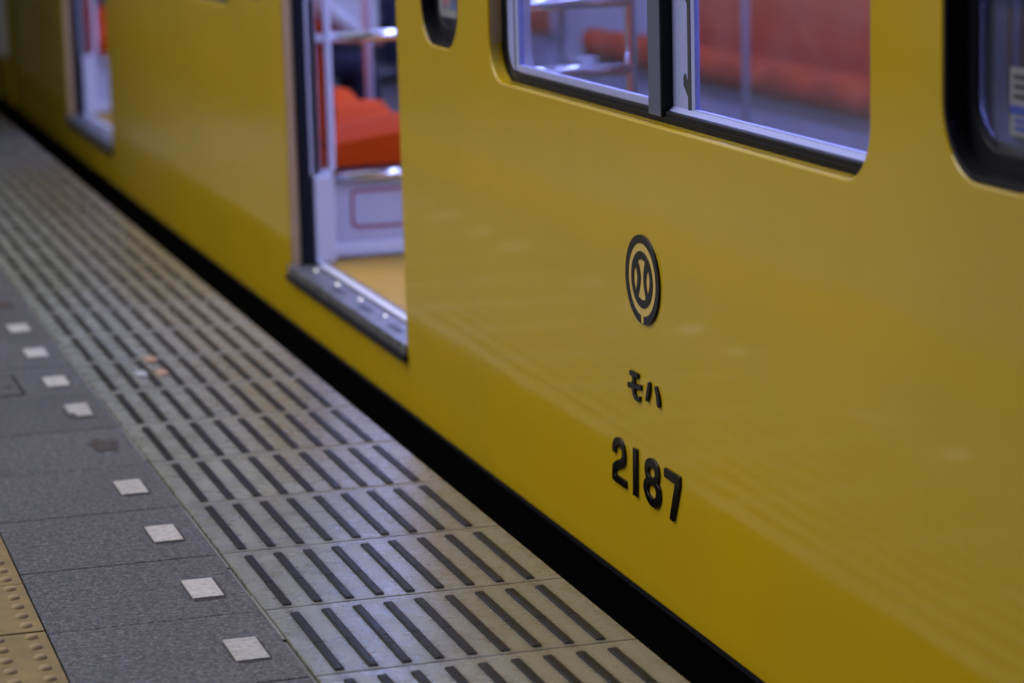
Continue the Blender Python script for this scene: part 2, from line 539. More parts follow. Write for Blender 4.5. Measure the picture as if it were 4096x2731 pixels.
# unseen canopies with a gap, and buildings added out of view, to shape the light
def canopy(y0, y1):
    bm = bmesh.new()
    add_box(bm, -9.0, 4.2, y0, y1, 3.75, 3.85)
    n = int((y1 - y0) // 2.5)
    for i in range(n + 1):
        y = y0 + 0.2 + (y1 - y0 - 0.4) * i / n
        add_box(bm, -8.9, 4.1, y - 0.06, y + 0.06, 3.52, 3.745)
    for i in range(0, n + 1, 3):
        y = y0 + 0.2 + (y1 - y0 - 0.4) * i / n
        add_box(bm, -4.1, -3.9, y - 0.1, y + 0.1, -0.03, 3.515)
    return structure(obj_from_bm('shade_canopy', bm, MT['canopy']))
canopy(8.5, 27.0)
canopy(-60.0, -0.4)  # unseen; its edge is placed to dim the near right side
structure(box('sky_blocker', -5.0, 12.0, 34, 44, -1.25, 7.0, MT['blocker']))  # unseen, added to block the bright horizon ahead
structure(box('sky_blocker', -34.0, -26.0, -80, 40, -1.25, 7.0, MT['blocker']))  # unseen, added to cut sky light from the left

PITCH_Y = 0.40
K0, K1 = -6, 72
K_STRIP = range(-2, 31)           # rows whose rubber strips are separate pieces

# edge blocks share two meshes: a snug one and one with a wide mortar joint
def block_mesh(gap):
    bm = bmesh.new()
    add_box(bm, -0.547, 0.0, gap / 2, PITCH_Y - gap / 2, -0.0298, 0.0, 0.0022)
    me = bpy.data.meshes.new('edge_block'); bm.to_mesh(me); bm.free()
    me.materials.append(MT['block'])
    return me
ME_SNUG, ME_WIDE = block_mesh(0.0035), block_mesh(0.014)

# one rubber strip: five ribs, two halves with a notch between, bevelled ends
def strip_bm():
    bm = bmesh.new()
    prof = [(-0.0085, 0.0002), (-0.0078, 0.0030)]
    for i in range(4):
        xc = -0.0051 + i * 0.0034
        prof += [(xc - 0.0008, 0.0036), (xc - 0.0004, 0.0024), (xc + 0.0004, 0.0024), (xc + 0.0008, 0.0036)]
    prof += [(0.0078, 0.0030), (0.0085, 0.0002)]
    secs = [(0.0125, 0.62, 0.15), (0.0145, 0.9, 0.8), (0.0185, 1, 1), (0.1660, 1, 1), (0.1670, 0.98, 0.45),
            (0.1690, 0.98, 0.45), (0.1700, 1, 1), (0.3570, 1, 1), (0.3610, 0.9, 0.8), (0.3630, 0.62, 0.15)]
    rings = [[bm.verts.new((x * sx, y, max(z * sz, 0.0002))) for x, z in prof] for y, sx, sz in secs]   # rib crests stay crisp
    for A, B in zip(rings, rings[1:]):
        for k in range(len(prof) - 1):
            bm.faces.new((A[k], A[k + 1], B[k + 1], B[k]))
    bmesh.ops.recalc_face_normals(bm, faces=bm.faces)
    return bm
bm = strip_bm()
ME_STRIP = bpy.data.meshes.new('rubber_strip'); bm.to_mesh(ME_STRIP); bm.free()
ME_STRIP.materials.append(MT['strip'])
STRIP_X = [-0.5034 + 0.0558 * i for i in range(9)]

def inst(name, me, loc, parent, rz=0.0):
    o = bpy.data.objects.new(name, me)
    C.objects.link(o)
    o.parent = parent
    pl = Vector((0, 0, 0))
    q = parent
    while q is not None:
        pl = pl + q.location
        q = q.parent
    o.location = Vector(loc) - pl
    o.rotation_euler = (0, 0, rz)
    return o

rest = bmesh.new()
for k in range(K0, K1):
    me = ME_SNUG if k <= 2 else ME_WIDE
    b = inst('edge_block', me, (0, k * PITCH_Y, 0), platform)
    for x in STRIP_X:
        if k in K_STRIP:
            s = inst('rubber_strip', ME_STRIP, (x + random.uniform(-.0007, .0007), k * PITCH_Y + random.uniform(-.0015, .0015), 0), b, random.uniform(-.002, .002))
        else:
            add_box(rest, x - 0.0085, x + 0.0085, k * PITCH_Y + 0.0125, k * PITCH_Y + 0.363, -0.001, 0.0036)
o = obj_from_bm('rubber_strips', rest, MT['strip'], platform); o['kind'] = 'stuff'
# mortar in the wide joints of the further rows
for k in range(3, 40):
    box('mortar_joint', -0.5468, -0.0015, k * PITCH_Y - 0.0068, k * PITCH_Y + 0.0068, -0.0297, -0.0012, MT['mortar'], platform)
# groove between the edge blocks and the granite: sealant with gaps
bm = bmesh.new()
y = -1.0
while y < 8:
    ln = random.uniform(0.12, 0.5)
    add_box(bm, -0.5545, -0.5505 + random.uniform(-.001, .002), y, y + ln, -0.0297, -0.004 + random.uniform(-.002, .0025))
    y += ln + random.uniform(0.0, 0.03)
obj_from_bm('joint_sealant', bm, MT['mortar'], platform)

# granite slabs
bm = bmesh.new(); add_box(bm, -0.9235, -0.5560, 0.0022, PITCH_Y - 0.0022, -0.0298, -0.0003, 0.0012)
ME_GRAN = bpy.data.meshes.new('granite_slab'); bm.to_mesh(ME_GRAN); bm.free()
ME_GRAN.materials.append(MT['granite'])
slabs = {}
for k in range(K0, K1):
    slabs[k] = inst('granite_slab', ME_GRAN, (0, k * PITCH_Y, random.uniform(-.0006, 0)), platform)

# square metal plates glued on the slabs
bm = bmesh.new()
add_box(bm, -0.6525, -0.5970, 0.1185, 0.2420, -0.0008, 0.0030, 0.0008)
ME_PLATE = bpy.data.meshes.new('metal_plate'); bm.to_mesh(ME_PLATE); bm.free()
ME_PLATE.materials.append(MT['plate'])
plate_dy = {0: 0.0, 1: -0.008, 2: 0.006, 3: 0.012, 6: 0.0, 7: 0.01, 8: 0.0, 10: 0.0, 11: 0.0}
for k in list(range(-4, 4)) + [6, 7, 8] + list(range(10, 34)):
    dy = plate_dy.get(k, 0.0)
    inst('metal_plate', ME_PLATE, (random.uniform(-.001, .001), k * PITCH_Y + dy, 0), slabs[k], random.uniform(-.006, .006) * 0)
# dark uneven patches under the plates, spilling past their edges
def patch_mesh():
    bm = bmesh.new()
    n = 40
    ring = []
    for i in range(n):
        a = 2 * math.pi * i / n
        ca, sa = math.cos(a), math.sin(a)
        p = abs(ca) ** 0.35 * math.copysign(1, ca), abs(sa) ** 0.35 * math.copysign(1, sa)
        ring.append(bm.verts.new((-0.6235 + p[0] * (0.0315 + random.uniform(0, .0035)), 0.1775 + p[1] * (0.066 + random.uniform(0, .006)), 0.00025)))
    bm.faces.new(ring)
    me = bpy.data.meshes.new('dark_patch'); bm.to_mesh(me); bm.free()
    me.materials.append(MT['patch'])
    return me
ME_PATCH = patch_mesh()
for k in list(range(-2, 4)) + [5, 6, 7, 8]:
    inst('dark_patch', ME_PATCH, (0, k * PITCH_Y + plate_dy.get(k, 0.0), 0), slabs[k])
# the chipped one
bm = bmesh.new()
outl = [(-0.645, 2.2815), (-0.5918, 2.2871), (-0.5958, 2.1387), (-0.630, 2.1398), (-0.6341, 2.1738), (-0.6462, 2.1819)]
top = [bm.verts.new((x, y, 0.003)) for x, y in outl]; bot = [bm.verts.new((x, y, -0.0008)) for x, y in outl]
bm.faces.new(top); bm.faces.new(bot[::-1])
for i in range(6):
    bm.faces.new((top[i], top[(i + 1) % 6], bot[(i + 1) % 6], bot[i]))
bmesh.ops.recalc_face_normals(bm, faces=bm.faces)
o = obj_from_bm('metal_plate', bm, MT['plate'], slabs[5])
o.matrix_parent_inverse = Matrix.Translation(-slabs[5].location)
o['label'] = 'metal plate with a broken corner'
# adhesive patches where plates are gone
for k, cx, cy, sx, sy in ((4, -0.617, 1.812, 0.030, 0.060), (9, -0.622, 3.80, 0.030, 0.06)):
    bm = bmesh.new()
    n = 26
    ring = []
    for i in range(n):
        a = 2 * math.pi * i / n
        rr = 1 + random.uniform(-.3, .3)
        p = abs(math.cos(a)) ** 0.6 * math.copysign(1, math.cos(a)), abs(math.sin(a)) ** 0.6 * math.copysign(1, math.sin(a))
        ring.append(bm.verts.new((cx + p[0] * sx * rr, cy + p[1] * sy * rr, 0.0011)))
    c = bm.verts.new((cx, cy, 0.0022))
    for i in range(n):
        bm.faces.new((ring[i], ring[(i + 1) % n], c))
    o = obj_from_bm('adhesive_patch', bm, MT['adhesive'], slabs[k])
    o.matrix_parent_inverse = Matrix.Translation(-slabs[k].location)
# small inspection cover let into one slab
bm = bmesh.new()
add_box(bm, -0.9200, -0.7150, 2.452, 2.716, -0.001, 0.0006)
o = obj_from_bm('cover_frame', bm, MT['joint'], slabs[6]); o.matrix_parent_inverse = Matrix.Translation(-slabs[6].location)
bm = bmesh.new()
add_box(bm, -0.9160, -0.7230, 2.462, 2.706, 0.0, 0.0014, 0.0005)
o = obj_from_bm('inspection_cover', bm, MT['granite'], slabs[6]); o.matrix_parent_inverse = Matrix.Translation(-slabs[6].location)
bm = bmesh.new()
bmesh.ops.create_circle(bm, cap_ends=True, segments=20, radius=0.014, matrix=Matrix.Translation((-0.747, 2.5625, 0.0019)))
o = obj_from_bm('lifting_hole', bm, MT['adhesive'], slabs[6]); o.matrix_parent_inverse = Matrix.Translation(-slabs[6].location)

# three little stickers on the seventh block row
for x, y, mm in ((-0.357, 2.767, 'sticker_orange'), (-0.3585, 2.58, 'sticker_orange'), (-0.410, 2.585, 'sticker_white')):
    box('floor_sticker', x - 0.0135, x + 0.0135, y - 0.037, y + 0.037, -0.0002, 0.0042, MT[mm], platform, 0.0004)

# tactile paving: truncated domes, 5 x 5 per tile
TP, TX0 = 0.3109, -0.9268
def tactile_mesh():
    bm = bmesh.new()
    add_box(bm, TX0 - 0.2925, TX0, 0.0012, TP - 0.0012, -0.0298, -0.0002, 0.0015)
    for i in range(5):
        for j in range(5):
            cx, cy = TX0 - 0.0278 - 0.0562 * i, 0.0345 + 0.0612 * j
            prev = None
            n = 16
            for r_, z in ((0.0128, -0.001), (0.0108, 0.0026), (0.0085, 0.0050), (0.0060, 0.0058)):
                ring = [bm.verts.new((cx + r_ * math.cos(2 * math.pi * k / n), cy + r_ * math.sin(2 * math.pi * k / n), z)) for k in range(n)]
                if prev:
                    for k in range(n):
                        f = bm.faces.new((prev[k], prev[(k + 1) % n], ring[(k + 1) % n], ring[k])); f.smooth = True
                prev = ring
            f = bm.faces.new(prev); f.smooth = True
    me = bpy.data.meshes.new('tactile_tile'); bm.to_mesh(me); bm.free()
    me.materials.append(MT['tactile'])
    return me
ME_TAC = tactile_mesh()
for j in range(-8, 70):
    y = 1.0461 + (j - 2) * TP
    if j < 0:
        y -= 0.006              # the wide open joint
    inst('tactile_tile', ME_TAC, (0, y - 0.0, random.uniform(-.0005, 0)), platform)

# ------------------------------------------------------------------ the train car
XT = 0.22                      # outer face of the body side
XM = 3.0                       # mirror: x -> XM - x
CAR_Y0, CAR_Y1 = -9.56, 10.62
ZB = -0.10                     # lower edge of the body side
ZF = 0.07                      # floor
car = empty('train_car', (1.5, 0.545, -1.25),
            'yellow train car with open doors standing beside the near platform, marked 2187', 'train car')

DOORS = [0.545 + d for d in (-7.3375, -2.4675, 2.4675, 7.3375)]
DW = 0.6775
MAINW = [(-0.445, 1.535)]
MAINW = [(c - 0.99, c + 0.99) for c in (-4.355, 0.545, 5.445)]
POCK = []
for d in DOORS:
    POCK += [(d - DW - 0.558, d - DW - 0.235), (d + DW + 0.235, d + DW + 0.558)]

outer = [(CAR_Y0, ZB), (CAR_Y1, ZB), (CAR_Y1, 2.25), (CAR_Y0, 2.25)]
loops = [outer]
for d in DOORS:
    loops.append(rrect(d - DW, d + DW, 0.04, 1.90, 0.008, 2))
for a, b in MAINW:
    loops.append(rrect(a, b, 0.797, 1.72, 0.092, 10))
for a, b in POCK:
    loops.append(rrect(a, b, 0.84, 1.72, 0.105, 10))
side = plate('side_wall', loops, XT, 0.032, 0.005, MT['yellow'], car)
# lining
loops = [[(CAR_Y0, ZF), (CAR_Y1, ZF), (CAR_Y1, 2.2), (CAR_Y0, 2.2)]]
for d in DOORS:
    loops.append([(d - DW, ZF + .004), (d + DW, ZF + .004), (d + DW, 1.90), (d - DW, 1.90)])
for a, b in MAINW:
    loops.append(rrect(a - .01, b + .01, 0.78, 1.73, 0.09, 5))
for a, b in POCK:
    loops.append(rrect(a, b, 0.85, 1.70, 0.09, 6))
plate('inner_lining', loops, 0.300, 0.020, 0.0, MT['panel'], car)
# far side: same walls without detail
lo = [[(CAR_Y0, ZB), (CAR_Y1, ZB), (CAR_Y1, 2.25), (CAR_Y0, 2.25)]]
for a, b in MAINW:
    lo.append(rrect(a, b, 0.797, 1.72, 0.092, 6))
plate('far_wall', lo, XM - 0.252, 0.032, 0.0, MT['yellow'], car)
lo2 = [[(CAR_Y0, ZF), (CAR_Y1, ZF), (CAR_Y1, 2.2), (CAR_Y0, 2.2)]] + [rrect(a, b, 0.80, 1.72, 0.08, 6) for a, b in MAINW]
plate('far_lining', lo2, XM - 0.320, 0.020, 0.0, MT['panel'], car)
for a, b in MAINW:
    plate('far_window', [rrect(a - .01, b + .01, 0.79, 1.73, 0.09, 6)], XM - 0.275, 0.006, 0.0, MT['pocket_glass'], car)
box('floor', XT + 0.125, XM - XT - 0.10, CAR_Y0 + .04, CAR_Y1 - .04, 0.0, ZF, MT['aisle'], car)
for d in DOORS:
    box('doorway_floor', XT + 0.1155, 1.15, d - DW - .02, d + DW + .06, 0.04, ZF + 0.003, MT['vinyl'], car)
box('end_door', 1.02, 1.98, CAR_Y1 - .052, CAR_Y1 - .0405, ZF + .001, 1.9, MT['under'], car)
box('underframe', XT + 0.030, XM - XT - 0.03, CAR_Y0, CAR_Y1, -0.34, -0.115, MT['under'], car)
box('lower_rail', XT + 0.004, XT + 0.028, CAR_Y0, CAR_Y1, -0.112, -0.1005, MT['door_rubber'], car)
box('equipment_case', XT + 0.12, XM - XT - 0.12, -4.5, 6.5, -1.05, -0.345, MT['under'], car)
box('ceiling', XT + 0.10, XM - XT - 0.10, CAR_Y0 + .04, CAR_Y1 - .04, 2.201, 2.23, MT['ceiling'], car)
# roof: shallow vault
bm = bmesh.new()
prof = [(XT, 2.2505)] + [(1.5 - 1.28 * math.cos(math.radians(a)), 2.2505 + 0.42 * math.sin(math.radians(a))) for a in range(15, 180, 15)] + [(XM - XT, 2.2505)]
A = [bm.verts.new((x, CAR_Y0, z)) for x, z in prof]; B = [bm.verts.new((x, CAR_Y1, z)) for x, z in prof]
for k in range(len(prof) - 1):
    bm.faces.new((A[k], A[k + 1], B[k + 1], B[k]))
bm.faces.new(A); bm.faces.new(B[::-1])
bmesh.ops.recalc_face_normals(bm, faces=bm.faces)
obj_from_bm('roof', bm, MT['roof'], car)
for ya, yb in ((CAR_Y0 + .002, CAR_Y0 + .03), (CAR_Y1 - .03, CAR_Y1 - .002)):
    box('end_wall', XT + 0.033, XM - XT - 0.033, ya, yb, ZB + .01, 2.2, MT['yellow'], car)
    box('end_lining', XT + 0.10, XM - XT - 0.10, yb if ya < 0 else ya - .01, (yb if ya < 0 else ya - .01) + .0095, ZF, 2.2, MT['aisle'], car)
for x in (1.02, XM - 1.02):
    box('ceiling_lamp', x - 0.06, x + 0.06, CAR_Y0 + .6, CAR_Y1 - .6, 2.165, 2.199, MT['lamp'], car, 0.01)

# ---- windows
def main_window(a, b):
    z0, z1 = 0.797, 1.72
    w = plate('window', [rrect(a - 0.012, b + 0.012, z0 - 0.012, z1 + 0.012, 0.10, 10),
                         rrect(a + 0.004, b - 0.042, z0 + 0.0200, z1 - 0.012, 0.062, 10)], 0.2525, 0.016, 0.003, MT['gasket'], car)
    box('lower_channel', 0.2805, 0.299, a, b - .01, z0 - 0.010, z0 + 0.0245, MT['gasket'], w)
    box('gasket_bead', 0.2500, 0.2528, a + .06, b - .08, z0 + 0.0065, z0 + 0.0100, MT['gasket'], w, 0.001)
    ym = (a + b) / 2 - 0.0075            # meeting stile
    # outer sash (far half): stands in front
    zb = z0 + 0.0235
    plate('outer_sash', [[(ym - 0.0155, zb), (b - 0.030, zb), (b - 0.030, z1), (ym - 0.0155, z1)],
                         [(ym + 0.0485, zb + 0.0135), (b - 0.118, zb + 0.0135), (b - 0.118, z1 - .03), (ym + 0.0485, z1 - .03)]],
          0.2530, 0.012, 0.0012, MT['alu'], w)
    box('meeting_stile', 0.2455, 0.2528, ym - 0.0160, ym + 0.0490, z0 + 0.0095, z1, MT['dark_alu'], w, 0.0012)
    box('meeting_seal', 0.2475, 0.2690, ym - 0.0195, ym - 0.0162, z0 + 0.0095, z1, MT['door_rubber'], w)
    plate('outer_pane', [[(ym + 0.03, zb), (b - 0.05, zb), (b - 0.05, z1), (ym + .03, z1)]], 0.2582, 0.003, 0.0, MT['glass'], w)
    # inner sash (near half)
    zc = z0 + 0.0165
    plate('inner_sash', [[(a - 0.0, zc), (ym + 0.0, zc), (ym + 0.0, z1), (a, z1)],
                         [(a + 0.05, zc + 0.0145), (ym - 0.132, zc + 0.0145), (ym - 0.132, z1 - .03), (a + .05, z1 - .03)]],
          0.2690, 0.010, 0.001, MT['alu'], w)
    plate('inner_pane', [[(a + 0.04, zc), (ym - 0.125, zc), (ym - 0.125, z1), (a + .04, z1)]], 0.2735, 0.003, 0.0, MT['glass'], w)
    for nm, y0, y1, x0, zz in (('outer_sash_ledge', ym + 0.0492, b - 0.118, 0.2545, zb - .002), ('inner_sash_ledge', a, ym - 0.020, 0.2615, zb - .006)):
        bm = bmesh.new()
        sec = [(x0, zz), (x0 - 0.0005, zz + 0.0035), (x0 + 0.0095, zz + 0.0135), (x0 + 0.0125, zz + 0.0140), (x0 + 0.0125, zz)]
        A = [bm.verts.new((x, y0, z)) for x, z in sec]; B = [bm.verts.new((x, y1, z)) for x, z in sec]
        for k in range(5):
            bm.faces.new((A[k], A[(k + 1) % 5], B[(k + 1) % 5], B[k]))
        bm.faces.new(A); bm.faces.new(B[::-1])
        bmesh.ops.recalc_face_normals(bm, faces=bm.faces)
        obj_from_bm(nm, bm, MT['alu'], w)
    # latch rail with hooked notches
    ys = ym - 0.1145
    for_o = []
    strip = [(ys, zc), (ys, z1), (ys + 0.0155, z1)]
    zz = z1
    notch = []
    pts = [(ys, zc), (ys, z1 - .01), (ys + 0.0155, z1 - .01)]
    z = 0.8485
    hooks = []
    while z < z1 - 0.2:
        hooks.append(z); z += 0.165
    for h in reversed(hooks):
        pts += [(ys + 0.0155, h + 0.030), (ys + 0.020, h + 0.031), (ys + 0.026, h + 0.040), (ys + 0.034, h + 0.040), (ys + 0.038, h + 0.034),
                (ys + 0.038, h + 0.020), (ys + 0.0155, h)]
    pts += [(ys + 0.0155, zc)]
    plate('latch_rail', [pts], 0.2680, 0.0009, 0.0, MT['slot'], w)
    # side stile groove and a strip painting the reflection on the far lip
    box('stile_groove', 0.2524, 0.2529, b - 0.0935, b - 0.0865, zb, z1 - .02, MT['slot'], w)
    box('reflection_strip', XT + 0.006, XT + 0.031, b - 0.0018, b + 0.0005, z0 + 0.078, z1 - 0.08, MT['beige_reflection'], w)
    return w
for a, b in MAINW:
    main_window(a, b)

def pocket_window(a, b):
    z0, z1 = 0.84, 1.72
    w = plate('pocket_window', [rrect(a - .0005, b + .0005, z0 - .0005, z1 + .0005, 0.105, 10), rrect(a + .008, b - .008, z0 + .008, z1 - .008, 0.097, 10)],
              XT + 0.0015, 0.034, 0.002, MT['gasket'], car)
    plate('inner_gasket', [rrect(a - .02, b + .02, z0 - .02, z1 + .02, 0.11, 10), rrect(a + .036, b - .036, z0 + .040, z1 - .036, 0.075, 10)],
          XT + 0.0320, 0.008, 0.003, MT['gasket'], w)
    plate('glass', [rrect(a + .02, b - .02, z0 + .02, z1 - .02, 0.1, 6)], XT + 0.036, 0.003, 0.0, MT['pocket_glass'], w)
    return w
pw = [pocket_window(a, b) for a, b in POCK]
# printed stickers on two of the pocket windows (behind the glass)
near_pw, right_pw = pw[4], pw[3]
box('sticker', XT + 0.0345, XT + 0.0350, 1.86, 2.055, 0.903, 1.12, MT['sticker_w'], near_pw)
box('sticker_print', XT + 0.0340, XT + 0.0344, 1.87, 2.020, 0.922, 1.11, MT['sticker_a'], near_pw)
box('sticker', XT + 0.0345, XT + 0.0350, -0.96, -0.822, 0.906, 0.998, MT['sticker_w'], right_pw)
box('sticker_band', XT + 0.0340, XT + 0.0344, -0.958, -0.8222, 0.935, 0.947, MT['sticker_blue'], right_pw)
for k in range(3):
    box('sticker_print', XT + 0.0340, XT + 0.0344, -0.95, -0.832, 0.956 + k * .013, 0.963 + k * .013, MT['slot'], right_pw)
for k in range(2):
    box('sticker_print', XT + 0.0340, XT + 0.0344, -0.95, -0.836, 0.914 + k * .010, 0.920 + k * .010, MT['sticker_blue'], right_pw)

# ---- doorways
def doorway(d):
    a, b = d - DW, d + DW
    sill = box('door_sill', XT - 0.008, XT + 0.070, a - 0.012, b + 0.015, 0.0455, 0.0725, MT['sill'], car, 0.003)
    box('sill_rubber', XT - 0.014, XT + 0.010, a - 0.014, b + 0.017, 0.0290, 0.0452, MT['door_rubber'], sill)
    box('guide_groove', XT + 0.0702, XT + 0.082, a, b, 0.05, 0.060, MT['slot'], sill)
    box('inner_sill', XT + 0.0822, XT + 0.1150, a, b, 0.05, 0.0735, MT['sill'], sill, 0.003)
    for i in range(4):
        y = b - 0.565 - i * 0.325
        bm = bmesh.new()
        pts = [(XT + .014, y + .02), (XT + .014, y + .12), (XT + .026, y + .150), (XT + .038, y + .12), (XT + .038, y), (XT + .024, y)]
        vs = [bm.verts.new((x, yy, 0.0729)) for x, yy in pts]
        bm.faces.new(vs)
        obj_from_bm('drain_slot', bm, MT['slot'], sill)
    for i in range(5):
        y = b - 0.12 - i * 0.275
        bm = bmesh.new()
        bmesh.ops.create_cone(bm, cap_ends=True, segments=14, radius1=0.011, radius2=0.008, depth=0.003, matrix=Matrix.Translation((XT + 0.054, y, 0.0738)))
        obj_from_bm('tread_stud', bm, MT['chrome'], sill)
    box('worn_edge', XT - 0.0075, XT + 0.010, a, b, 0.0726, 0.0736, MT['sill'], sill)
    for s, y, lo, hi in ((1, b, -0.0, 0.02), (-1, a, -0.02, 0.0)):
        j = box('door_jamb', XT + 0.070, XT + 0.102, y + lo * 1 + (0.0 if s > 0 else 0.0), y + hi, 0.335, 1.90, MT['steel'], car, 0.003)
        box('pocket_guard', XT + 0.078, XT + 0.139, y - (0.006 if s > 0 else 0.020), y + (0.020 if s > 0 else 0.006), ZF + .004, 0.3345, MT['steel'], j, 0.004)
        l0, l1 = (y + 0.0095, y + 0.675) if s > 0 else (y - 0.675, y - 0.0095)
        g0, g1 = (y + 0.230, y + 0.563) if s > 0 else (y - 0.563, y - 0.230)
        lf = plate('door_leaf', [[(l0, 0.075), (l1, 0.075), (l1, 1.89), (l0, 1.89)], rrect(g0, g1, 0.87, 1.68, 0.09, 8)], XT + 0.0475, 0.0185, 0.0, MT['steel'], car)
        plate('leaf_window_rim', [rrect(g0 - .002, g1 + .002, 0.868, 1.682, 0.09, 8), rrect(g0 + .022, g1 - .022, 0.892, 1.66, 0.07, 8)], XT + 0.0450, 0.007, 0.0030, MT['chrome'], lf)
        plate('leaf_window', [rrect(g0, g1, 0.87, 1.68, 0.09, 8)], XT + 0.053, 0.004, 0.0, MT['pocket_glass'], lf)
        box('leaf_rubber', XT + 0.0318, XT + 0.0698, y - 0.012 if s > 0 else y - 0.009, y + 0.009 if s > 0 else y + 0.012, 0.076, 1.89, MT['door_rubber'], lf, 0.006)
    box('reflection_strip', XT + 0.006, XT + 0.0315, b - 0.0018, b + 0.0005, 0.075, 1.895, MT['beige_reflection'], sill)  # added strip carrying the lip's painted beige reflection
for d in DOORS:
    doorway(d)
    for y in (d - DW - 0.010, d + DW + 0.012):
        box('panel_seam', XT - 0.0007, XT + 0.001, y - 0.0012, y + 0.0012, ZB + .006, 0.028, MT['yellow'], car, 0.0004)

# ---- benches
def seat_profile():
    return [(0.335, 0.345), (0.335, 0.415), (0.40, 0.420), (0.50, 0.436), (0.60, 0.452), (0.66, 0.462), (0.70, 0.455), (0.722, 0.430), (0.722, 0.385), (0.705, 0.350)]

def bench(ya, yb, far=False):
    fx = (lambda x: XM - x) if far else (lambda x: x)
    bm = bmesh.new()
    prof = seat_profile()
    n = max(int((yb - ya) / 0.0575), 2)
    rings = []
    for i in range(n + 1):
        t = i / n
        y = ya + (yb - ya) * t
        ph = (y - ya) / 0.455
        crest = 0.018 * math.cos(2 * math.pi * ph)
        rings.append([bm.verts.new((fx(x), y, z + (-crest * (0.4 + 0.6 * max(0.0, (x - 0.5) / 0.2)) if z > 0.40 else 0))) for x, z in prof])
    m_ = len(prof)
    for A, B in zip(rings, rings[1:]):
        for k in range(m_):
            f = bm.faces.new((A[k], A[(k + 1) % m_], B[(k + 1) % m_], B[k])); f.smooth = True
    bm.faces.new(rings[0]); bm.faces.new(rings[-1][::-1])
    bmesh.ops.recalc_face_normals(bm, faces=bm.faces)
    s = obj_from_bm('bench', bm, MT['seat'], car)
    # backrest
    bm = bmesh.new()
    bp = [(0.322, 0.42), (0.385, 0.42), (0.398, 0.50), (0.388, 0.62), (0.362, 0.78), (0.340, 0.80), (0.322, 0.79)]
    A = [bm.verts.new((fx(x), ya + .004, z)) for x, z in bp]; B = [bm.verts.new((fx(x), yb - .004, z)) for x, z in bp]
    for k in range(len(bp)):
        bm.faces.new((A[k], A[(k + 1) % len(bp)], B[(k + 1) % len(bp)], B[k]))
    bm.faces.new(A); bm.faces.new(B[::-1])
    bmesh.ops.recalc_face_normals(bm, faces=bm.faces)
    bb = obj_from_bm('backrest', bm, MT['seat'], s)
    def bx(name, x0, x1, y0, y1, z0, z1, mm, bev=0.0):
        X0, X1 = sorted((fx(x0), fx(x1)))
        return box(name, X0, X1, y0, y1, z0, z1, mm, s, bev)
    bx('heater_case', 0.323, 0.655, ya + .02, yb - .02, 0.116, 0.335, MT['panel_end'], 0.004)
    bx('kick_plate', 0.322, 0.668, ya - .006, yb + .006, ZF + .004, 0.1155, MT['kick'], 0.004)
    for e, yy in ((-1, ya), (1, yb)):
        y1 = yy + e * 0.02
        bx('end_panel', 0.3225, 0.700, *sorted((yy - e * .018, yy - e * .002)), 0.1165, 0.305, MT['panel_end'], 0.003)
        # red rounded outline on the end panel
        bm = bmesh.new()
        o_, i_ = rrect(0.430, 0.672, 0.157, 0.276, 0.022, 5), rrect(0.439, 0.663, 0.166, 0.267, 0.015, 5)
        yo = yy + e * 0.0005
        O = [bm.verts.new((fx(u), yo, v)) for u, v in o_]; I = [bm.verts.new((fx(u), yo, v)) for u, v in i_]
        for k in range(len(O)):
            bm.faces.new((O[k], O[(k + 1) % len(O)], I[(k + 1) % len(O)], I[k]))
        obj_from_bm('panel_outline', bm, MT['outline'], s)
        yf = yy + e * 0.012
        tube('base_rail', [(fx(0.325), yf, 0.319), (fx(0.805), yf, 0.319)], 0.0165, MT['chrome'], s)
        tube('arm_rail', [(fx(0.325), yf, 0.735), (fx(0.800), yf, 0.735)], 0.0165, MT['chrome'], s)
        tube('upper_rail', [(fx(0.325), yf, 0.905), (fx(0.800), yf, 0.905)], 0.0165, MT['chrome'], s)
        tube('end_post', [(fx(0.802), yf, ZF), (fx(0.802), yf, 2.19)], 0.0160, MT['chrome'], s)
        yg = yy + e * 0.030
        tube('grab_rail', [(fx(0.330), yg, 0.338), (fx(0.350), yg, 0.334), (fx(0.362), yg, 0.338), (fx(0.368), yg, 0.352), (fx(0.369), yg, 0.40), (fx(0.369), yg, 1.55), (fx(0.355), yg, 1.585), (fx(0.325), yg, 1.59)], 0.0115, MT['steel'], s)
    ymid = (ya + yb) / 2
    tube('aisle_pole', [(fx(0.800), ymid - .45, ZF), (fx(0.800), ymid - .45, 2.19)], 0.0155, MT['steel'], s)
    return s
gaps = []
for d0, d1 in zip(DOORS, DOORS[1:]):
    gaps.append((d0 + DW + 0.085, d1 - DW - 0.085))
gaps = [(CAR_Y0 + 0.10, DOORS[0] - DW - 0.085)] + gaps + [(DOORS[-1] + DW + 0.085, CAR_Y1 - 0.10)]
for ya, yb in gaps:
    bench(ya, yb, False)
    bench(ya, yb, True)

